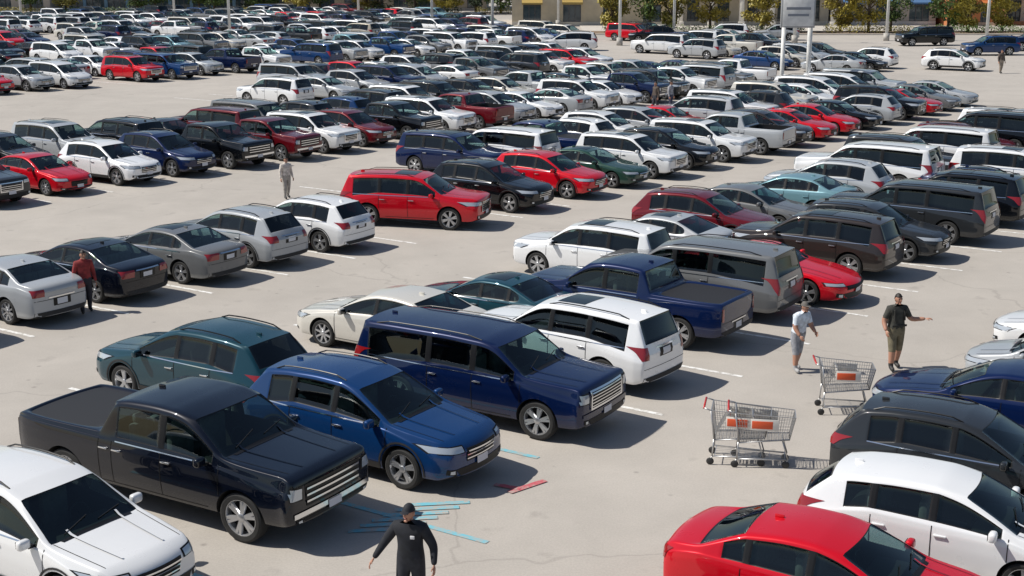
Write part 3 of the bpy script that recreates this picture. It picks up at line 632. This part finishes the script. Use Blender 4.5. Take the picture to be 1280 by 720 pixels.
# ------------------------------------------------------------------ people
SKIN = simple("skin", (.42, .22, .15), .5); HAIR = simple("dark_hair", (.015, .010, .008), .6); EYE = simple("eye", (.02, .015, .015), .2); LIP = simple("lips", (.28, .09, .08), .5)
def cloth(name, c): return simple(name, c, .85, noise=.3, nscale=11)
def person(name, loc, yaw, E, Wr, shirt, pants, shoe=(.03, .03, .03), sleeve='long', shorts=False, lean=0, cap=None, pack=None, step=.0, head_turn=0, logo=None, hl=1.0):
    loc = G(*loc)
    lz = lambda z: -lean*max(0, z-.95)
    pts = {}
    def P(n, x, y, z, rx, ry=None): pts[n] = (Vector((x, y+lz(z) if z > .95 else y, z)), rx, ry or rx)
    P('pel', 0, 0, .97, .185, .145); P('wai', 0, 0, 1.12, .185, .15); P('che', 0, 0, 1.30, .205, .15); P('upc', 0, 0.01, 1.425, .145, .11); P('nec', 0, 0.0, 1.50, .068, .068); P('hea', 0, -.015, 1.60, .06, .065)
    for s, n in ((1, 'L'), (-1, 'R')):
        P('sh'+n, s*.19, 0.01, 1.415, .092, .092)
        e = E[n]; w = Wr[n]
        P('el'+n, e[0], e[1], e[2], .066); P('wr'+n, w[0], w[1], w[2], .040)
        P('hi'+n, s*.095, 0, .86, .125, .125); P('kn'+n, s*.115, -.03+s*step*.5, .49, .088); P('an'+n, s*.125, .03+s*step, .10, .058); P('to'+n, s*.14, -.13+s*step, .05, .048, .042)
    ed = [('pel', 'wai', 'S'), ('wai', 'che', 'S'), ('che', 'upc', 'S'), ('upc', 'nec', 'K'), ('nec', 'hea', 'K')]
    for n in 'LR':
        ed += [('upc', 'sh'+n, 'S'), ('sh'+n, 'el'+n, 'S'), ('el'+n, 'wr'+n, 'S' if sleeve == 'long' else 'K'), ('pel', 'hi'+n, 'P'), ('hi'+n, 'kn'+n, 'P'), ('kn'+n, 'an'+n, 'K' if shorts else 'P'), ('an'+n, 'to'+n, 'B')]
    names = list(pts); idx = {n: i for i, n in enumerate(names)}
    me = bpy.data.meshes.new("p"); me.from_pydata([tuple(pts[n][0]) for n in names], [(idx[a], idx[b]) for a, b, _ in ed], [])
    o = bpy.data.objects.new("p", me); scene.collection.objects.link(o)
    bpy.context.view_layer.objects.active = o
    sk = o.modifiers.new("k", 'SKIN'); sk.use_smooth_shade = True
    lay = me.skin_vertices[0].data if me.skin_vertices else None
    if lay is None:
        bpy.ops.mesh.customdata_skin_add(); lay = me.skin_vertices[0].data
    for n in names: lay[idx[n]].radius = (pts[n][1], pts[n][2]); lay[idx[n]].use_root = (n == 'pel')
    sb = o.modifiers.new("s", 'SUBSURF'); sb.levels = 2
    dg = bpy.context.evaluated_depsgraph_get(); m2 = bpy.data.meshes.new_from_object(o.evaluated_get(dg), depsgraph=dg); bpy.data.objects.remove(o)
    mats = [SKIN, cloth(name+"_shirt", shirt), cloth(name+"_trousers", pants), simple(name+"_shoes", shoe, .6), HAIR, EYE, LIP, simple(name+"_cap", cap or (.02, .02, .02), .8), simple(name+"_pack", pack or (.05, .05, .05), .8), simple(name+"_logo", (.6, .6, .62), .7)]
    MI = dict(K=0, S=1, P=2, B=3)
    def near(c):
        best = None
        for a, b, t in ed:
            A = pts[a][0]; B = pts[b][0]; d = B-A; u = max(0, min(1, (c-A).dot(d)/d.length_squared)); ds = (c-(A+d*u)).length-(pts[a][1]*(1-u)+pts[b][1]*u)
            if best is None or ds < best[0]: best = (ds, a, b, t, u)
        ds, a, b, t, u = best
        m = MI[t]
        if a[:2] == 'pe' and b == 'wai' and c.z < 1.0: m = 2
        if b == 'nec' and u < .5: m = 1
        if a[:2] == 'sh' and sleeve == 'short' and u > .72: m = 0
        if shorts and a[:2] == 'kn': m = 2 if u < .12 else (0 if u < .75 else 3)
        return m
    mb = MB(); mm = [near(p.center) for p in m2.polygons]
    mb.add([v.co.copy() for v in m2.vertices], [list(p.vertices) for p in m2.polygons], mm, True)
    hc = pts['hea'][0]+Vector((0, -.005, .045)); M = Matrix.Translation(hc) @ Matrix.Rotation(head_turn, 4, 'Z')
    def hf(p):
        q = p.copy()
        if q.z < 0: q.x *= 1+.28*q.z; q.y *= 1+.12*q.z*(1 if q.y > 0 else .2)
        if q.y > 0: q.y *= 1.05
        return q
    mb.ell((0, 0, 0), (.077, .098, .122), 0, 20, 14, M, hf)
    mb.ell((0, -.102, -.012), (.013, .020, .026), 0, 8, 6, M)
    mb.ell((0, -.085, -.055), (.026, .014, .008), 6, 8, 6, M)
    mb.ell((0, -.082, -.095), (.030, .020, .018), 0, 8, 6, M)
    for s in (1, -1):
        mb.ell((s*.030, -.088, .012), (.013, .008, .008), 5, 8, 6, M); mb.ell((s*.078, .005, -.008), (.012, .020, .032), 0, 8, 6, M)
        mb.ell((s*.030, -.091, .030), (.020, .007, .005), 4, 8, 5, M)
    if cap:
        def cf(p):
            q = hf(p); q.z = max(q.z, .22); return q
        mb.ell((0, .002, .004), (.086, .107, .132), 7, 20, 12, M, cf)
        mb.ell((0, -.105, .036), (.066, .075, .010), 7, 14, 6, M)
        def hb(p):
            q = hf(p); q.y = max(q.y, .15); q.z = max(min(q.z, .35), -.45); return q
        mb.ell((0, .004, 0), (.082, .103, .125), 4, 16, 10, M, hb)
    else:
        def hb(p):
            q = hf(p)
            if q.y < .1: q.z = max(q.z, .45)
            else: q.z = max(q.z, -.5)
            return q
        mb.ell((0, .006, .006), (.083, .104, .130), 4, 20, 14, M, hb)
    for n, s in (('L', 1), ('R', -1)):
        w = pts['wr'+n][0]; e = pts['el'+n][0]; d = (w-e).normalized(); x = Vector((0, -1, 0)); x = (x-d*x.dot(d))
        if x.length < .2: x = Vector((0, 0, 1))-d*d.z
        x.normalize(); y = d.cross(x)
        M2 = Matrix.Translation(w) @ Matrix((x, y, d)).transposed().to_4x4()
        mb.ell((0, 0, .045), (.042, .018, .060), 0, 10, 8, M2)
        for k, (fx, fl) in enumerate(((-.030, .060), (-.010, .074), (.010, .078), (.029, .070))):
            a = M2 @ Vector((fx, 0, .082)); b = M2 @ Vector((fx*1.1, .012*s, .082+fl*.55)); c = M2 @ Vector((fx*1.05, .035*s, .082+fl*.85))
            mb.tube(a, b, .0095, 0, 6, .0085); mb.tube(b, c, .0085, 0, 6, .006)
        a = M2 @ Vector((.034, 0, .025)); b = M2 @ Vector((.060, .012*s, .058)); c = M2 @ Vector((.062, .022*s, .085)); mb.tube(a, b, .012, 0, 6, .010); mb.tube(b, c, .010, 0, 6, .007)
    if pack:
        y0 = .17+lz(1.25)
        mb.box((0, y0, 1.24), (.30, .17, .42), 8, .05, None, 3)
        for s in (1, -1): mb.tube((s*.12, -.135+lz(1.2), 1.18), (s*.12, -.12+lz(1.4), 1.40), .022, 8, 6); mb.tube((s*.12, -.12+lz(1.4), 1.40), (s*.11, .08+lz(1.47), 1.47), .022, 8, 6)
        mb.box((.0, -.135+lz(1.05), 1.06), (.36, .03, .05), 8, .01)
    if logo:
        mb.box((.08, -.143+lz(1.3), 1.33), (.06, .02, .045), 9, .003)
    ob = obj(name, mb.mesh(name, mats, 50), (loc[0], loc[1], 0), yaw, scale=(hl, hl, hl)); return ob
down = dict(L=(.26, .03, 1.14), R=(-.26, .03, 1.14)); downw = dict(L=(.29, -.06, .88), R=(-.29, -.06, .88))
person("man_in_cap", (-1.43, 15.2), math.radians(-14), dict(L=(.33, .02, 1.16), R=(-.36, -.02, 1.17)), dict(L=(.37, -.12, .93), R=(-.47, -.20, .98)), (.012, .014, .020), (.02, .022, .03), cap=(.012, .014, .02), lean=.06, logo=True, head_turn=math.radians(-12), step=.10, hl=1.02)
person("man_with_backpack", (8.70, 25.8), math.radians(14), dict(R=(-.29, .05, 1.14), L=(.33, -.04, 1.16)), dict(R=(-.31, -.12, .95), L=(.60, -.20, 1.20)), (.045, .045, .038), (.16, .14, .09), pack=(.025, .025, .022), sleeve='short', shorts=True, step=.12)
person("man_in_white_shirt", (6.45, 25.7), math.radians(35), dict(L=(.26, -.12, 1.15), R=(-.26, -.10, 1.15)), dict(L=(.22, -.34, 1.02), R=(-.24, -.30, .98)), (.62, .68, .76), (.26, .27, .30), shoe=(.4, .4, .4), sleeve='short', shorts=True, lean=.26, step=.12, hl=.93, cap=(.12, .11, .10))
person("woman_standing", (-11.2, 30.2), math.radians(30), down, downw, (.25, .03, .03), (.03, .03, .04), step=.1, hl=.94)
person("pedestrian", (-8.6, 45.0), math.radians(40), down, downw, (.60, .55, .50), (.35, .33, .30), step=.1, hl=.9)
person("pedestrian", (36.9, 91.6), math.radians(20), down, downw, (.10, .08, .07), (.30, .25, .2), step=.12)
person("pedestrian", (8.3, 69.5), math.radians(-60), down, downw, (.08, .06, .05), (.03, .03, .04), step=.12)
person("pedestrian", (9.2, 69.9), math.radians(60), down, downw, (.35, .35, .38), (.05, .05, .09), step=.12)
# ------------------------------------------------------------------ sign on twin posts, lamp posts
PW = simple("weathered_white_metal", (.70, .70, .68), .5, noise=.12, nscale=3); PG = simple("galvanised_steel", (.36, .37, .38), .45, .4)
CONC = simple("concrete", (.42, .40, .37), .85, noise=.15, nscale=4)
root = obj("car_park_sign", None, (*G(16.9, 75.8), 0))
mb = MB(); mb.tube((0, 0, 0), (0, 0, 4.4), .13, 0, 12); mb.tube((0, 0, 0), (0, 0, .5), .28, 1, 14)
mb.tube((1.75, .6, 0), (1.75, .6, 6.4), .15, 0, 12); mb.tube((1.75, .6, 0), (1.75, .6, .6), .30, 1, 14)
obj("posts", mb.mesh("posts", [PW, CONC]), parent=root)
mb = MB(); mb.box((.85, .15, 5.3), (2.1, .28, 1.85), 0, .03); mb.box((.85, -.005, 5.3), (1.9, .02, 1.65), 1, .004); mb.box((.85, -.022, 5.55), (1.5, .012, .16), 2); mb.box((.85, -.022, 5.15), (1.3, .012, .14), 2)
obj("panel", mb.mesh("panel", [PG, PW, simple("sign_lettering", (.25, .27, .30), .6)]), parent=root)
def lamp():
    mb = MB(); mb.tube((0, 0, 0), (0, 0, .75), .30, 1, 14); mb.tube((0, 0, .7), (0, 0, 9.5), .16, 0, 10, .11)
    for s in (1, -1): mb.tube((0, 0, 9.4), (s*.9, 0, 9.5), .04, 0, 8); mb.box((s*1.15, 0, 9.5), (.7, .34, .12), 2, .03)
    return mb.mesh("lamp", [PW, CONC, simple("lamp_head", (.15, .15, .15), .5)])
LM = lamp()
for p in ((10.4, 118), (-9, 138), (-30, 130), (-52, 118), (-70, 140), (-20, 160), (28, 121), (47, 121), (54, 126), (5.5, 146), (-44, 160), (17, 128.5), (38, 124), (-2, 125), (-84, 120), (-62, 155)):
    obj("car_park_lamp_post", LM, (*G(*p), 0), HA)
# ------------------------------------------------------------------ trees / hedges
BARK = simple("bark", (.10, .075, .055), .9, noise=.3, nscale=6)
def leafmat(name, c1, c2):
    m, nt, b = newmat(name); N = nt.nodes; K = nt.links
    g = N.new("ShaderNodeNewGeometry"); cr = N.new("ShaderNodeValToRGB"); cr.color_ramp.elements[0].color = (*c1, 1); cr.color_ramp.elements[1].color = (*c2, 1)
    K.new(g.outputs["Random Per Island"], cr.inputs[0]); K.new(cr.outputs[0], b.inputs["Base Color"]); b.inputs["Roughness"].default_value = .55
    return m
LG = leafmat("green_leaves", (.04, .08, .02), (.13, .19, .04)); LY = leafmat("yellow_green_leaves", (.20, .18, .03), (.42, .34, .06)); LD = leafmat("dark_leaves", (.012, .028, .010), (.05, .08, .02))
def leaves(mb, c, r, n, mat, rr, sz=.16):
    for _ in range(n):
        d = Vector((rr.gauss(0, 1), rr.gauss(0, 1), rr.gauss(0, 1))).normalized()*rr.random()**.45
        p = c+Vector((d.x*r[0], d.y*r[1], d.z*r[2])); a = Vector((rr.gauss(0, 1), rr.gauss(0, 1), rr.gauss(0, 1))).normalized(); b = a.orthogonal().normalized(); s = sz*rr.uniform(.6, 1.3)
        mb.add([p-a*s, p+b*s*.6, p+a*s, p-b*s*.6], [[0, 1, 2, 3]], mat)
def tree(seed, h, cr, low, lm):
    rr = random.Random(seed); mb = MB(); mb.tube((0, 0, 0), (.1, 0, h*.5), .17, 0, 8, .11)
    for k in range(9):
        a = k*2.4+rr.random(); z0 = h*rr.uniform(.22, .5); L = cr*rr.uniform(.6, 1)
        e = Vector((math.cos(a)*L, math.sin(a)*L, z0+rr.uniform(.1, .45)*h)); m = Vector((e.x*.45, e.y*.45, z0+(e.z-z0)*.6))
        mb.tube((.05, 0, z0), m, .07, 0, 6, .045); mb.tube(m, e, .045, 0, 6, .015)
    for k in range(34):
        a = rr.random()*6.28; q = cr*rr.random()**.5; z = rr.uniform(low, h); f = math.sqrt(max(.15, 1-((z-(low+h)/2)/((h-low)/2))**2))
        leaves(mb, Vector((math.cos(a)*q*f, math.sin(a)*q*f, z)), (cr*.34, cr*.34, cr*.25), 75, 1, rr)
    return mb.mesh("tree", [BARK, lm])
TR = [tree(1, 6.5, 2.5, 1.5, LG), tree(2, 5.2, 2.1, .9, LY), tree(3, 7, 2.7, 1.0, LD), tree(4, 5.5, 2.2, .9, LG), tree(5, 4.6, 1.9, .7, LY)]
def hedge(length, seed, lm):
    rr = random.Random(seed); mb = MB(); n = int(length/.8)
    for i in range(n):
        leaves(mb, Vector((-length/2+.8*i+.4, rr.uniform(-.15, .15), .45+rr.uniform(-.1, .12))), (.6, .5, .48), 110, 0, rr, .09)
        mb.tube((-length/2+.8*i+.4, 0, 0), (-length/2+.8*i+.5, .05, .5), .03, 1, 5)
    return mb.mesh("hedge", [lm, BARK])
HG = [hedge(12, 11, LG), hedge(9, 12, LD), hedge(10, 13, LY)]
SOIL = simple("mulch_bed", (.22, .16, .11), .95, noise=.35, nscale=2); PAV = simple("pavement_concrete", (.46, .43, .39), .85, noise=.12, nscale=2)
def kerb_strip(name, x0, x1, y0, y1, yb):
    y0 = G(0, y0)[1]; y1 = G(0, y1)[1]; yb = G(0, yb)[1]
    mb = MB(); mb.box(((x0+x1)/2, (y0+y1)/2, .065), (x1-x0, y1-y0, .13), 0, .015)
    mb.box(((x0+x1)/2, (y0+.3+yb)/2, .075), (x1-x0-.6, yb-y0-.3, .13), 1)
    obj(name, mb.mesh(name, [PAV, SOIL]))
kerb_strip("kerbed_pavement", 8, 140, 132, 146, 136.5); kerb_strip("kerbed_pavement", -200, 6, 171, 184, 175)
for i, x in enumerate(range(11, 130, 4)):
    if R.random() < .9: obj("tree", TR[R.choice([0, 1, 3, 4, 1])], (*G(x+R.uniform(-1.5, 1.5), 134.5+R.uniform(-.8, 2.0)), .13), R.random()*6, scale=(1, 1, R.uniform(.85, 1.15)))
for i, x in enumerate(range(-118, 6, 4)):
    if R.random() < .9: obj("tree", TR[R.choice([0, 2, 2, 3, 1])], (*G(x+R.uniform(-2, 2), 173+R.uniform(-.5, 2)), .13), R.random()*6, scale=(1.1, 1.1, R.uniform(.7, 1.1)))
for i in range(10): obj("hedge", HG[i % 3], (*G(16+i*11.5, 133.2), .13), 0)
for i in range(11): obj("hedge", HG[(i+1) % 3], (*G(-115+i*11.5, 172), .13), 0)
# ------------------------------------------------------------------ buildings
WG = simple("shop_glass", (.05, .08, .10), .05, coat=.5); FR = simple("window_frame", (.10, .10, .11), .5)
def store(name, x, y, w, d, h, col, trim, awn, bays, cols=False, glass=.6):
    wall = simple(name+"_wall", col, .85, noise=.10, nscale=1.2); tm = simple(name+"_trim", trim, .7, noise=.06); am = simple(name+"_awning", awn, .7)
    root = obj(name, None, (*G(x, y), 0))
    bw = w/bays; gw = bw*glass; mb = MB()
    for i in range(bays+1):
        cx = i*bw; ww = bw-gw if 0 < i < bays else (bw-gw)/2; cx = cx if 0 < i < bays else (ww/2 if i == 0 else w-ww/2)
        mb.box((cx, .15, 1.5), (ww, .3, 3.0), 0)
    mb.box((w/2, .15, 3.0+(h-3)/2), (w, .3, h-3.0), 0)
    mb.box((w/2, .3+d/2, h/2), (w, d, h-.01), 0)
    obj("walls", mb.mesh("walls", [wall]), parent=root)
    mb = MB(); mb.box((w/2, 0, h+.15), (w+.5, .9, .35), 0, .03); mb.box((w/2, -.06, h-.9), (w, .12, .18), 0, .02); mb.box((w/2, -.04, .25), (w, .08, .5), 0)
    if cols:
        for i in range(bays+1): mb.box((i*bw, -2.4, 1.6), (.55, .55, 3.2), 0, .03); mb.box((i*bw, -2.4, .3), (.8, .8, .6), 0, .03)
        mb.box((w/2, -1.3, 3.45), (w+.6, 2.9, .5), 0, .03)
    obj("trim", mb.mesh("trim", [tm]), parent=root)
    mb = MB()
    for i in range(bays):
        cx = (i+.5)*bw; mb.box((cx, .22, 1.75), (gw, .04, 2.5), 0)
        for k in range(4): mb.box((cx-gw/2+gw*k/3, .16, 1.75), (.07, .10, 2.5), 1)
        mb.box((cx, .16, 2.35), (gw, .09, .07), 1); mb.box((cx, .16, .53), (gw, .09, .07), 1)
    obj("windows", mb.mesh("windows", [WG, FR]), parent=root)
    if not cols:
        mb = MB()
        for i in range(bays):
            cx = (i+.5)*bw; g = gw/2+.15
            mb.add([(cx-g, -.003, 3.3), (cx+g, -.003, 3.3), (cx+g, -1.1, 2.75), (cx-g, -1.1, 2.75), (cx-g, -1.1, 2.55), (cx+g, -1.1, 2.55)], [[0, 1, 2, 3], [3, 2, 5, 4]], 0)
        obj("awnings", mb.mesh("awnings", [am]), parent=root)
store("shop_building", 0, 147, 19, 14, 7, (.55, .47, .34), (.65, .6, .5), (.4, .28, .08), 4, glass=.45)
store("arcade_building", 20, 148, 18, 16, 7.5, (.60, .55, .46), (.78, .74, .66), (.2, .2, .2), 5, True, glass=.4)
store("shop_building", 39, 148, 12, 14, 6.5, (.40, .36, .32), (.6, .58, .55), (.07, .16, .32), 3)
store("brick_shop", 51.8, 146, 6, 14, 8, (.48, .18, .07), (.6, .42, .3), (.5, .15, .04), 2, glass=.4)
store("arcade_building", 58.5, 148, 24, 16, 7, (.65, .60, .54), (.7, .35, .18), (.2, .2, .2), 6, True, glass=.4)
store("shop_building", -36, 180, 32, 18, 8, (.42, .36, .28), (.5, .45, .4), (.25, .05, .03), 9)
store("glass_office", -66, 181, 28, 18, 12, (.16, .28, .40), (.5, .5, .5), (.05, .1, .2), 9, glass=.85)
store("shop_building", -110, 180, 42, 18, 8, (.5, .45, .4), (.5, .5, .5), (.08, .2, .35), 9)
# ------------------------------------------------------------------ light, sky, camera
el = math.radians(50); sh = Vector((.998, .0, 0)).normalized()
sun_dir = Vector((-sh.x*math.cos(el), -sh.y*math.cos(el), math.sin(el)))
ld = bpy.data.lights.new("sun", 'SUN'); ld.energy = 5.0; ld.angle = math.radians(.5); ld.color = (1, .95, .87)
lo = bpy.data.objects.new("sun", ld); scene.collection.objects.link(lo); lo.rotation_euler = sun_dir.to_track_quat('Z', 'Y').to_euler(); lo.location = (0, 0, 50)
w = bpy.data.worlds.new("World"); scene.world = w; w.use_nodes = True; nt = w.node_tree
sky = nt.nodes.new("ShaderNodeTexSky"); sky.sky_type = 'NISHITA'; sky.sun_disc = False; sky.sun_elevation = el; sky.sun_rotation = math.atan2(sun_dir.x, sun_dir.y)
bg = nt.nodes["Background"]; bg.inputs["Strength"].default_value = .08; nt.links.new(sky.outputs[0], bg.inputs["Color"])
cd = bpy.data.cameras.new("camera"); cam = bpy.data.objects.new("camera", cd); scene.collection.objects.link(cam)
cam.location = (0, 0, 9.3); cam.rotation_euler = (math.radians(90-13.90), 0, 0); cd.sensor_width = 36; cd.lens = 1730/1280*36; cd.clip_end = 3000
scene.camera = cam
scene.view_settings.view_transform = 'Standard'; scene.view_settings.look = 'None'; scene.view_settings.exposure = 0
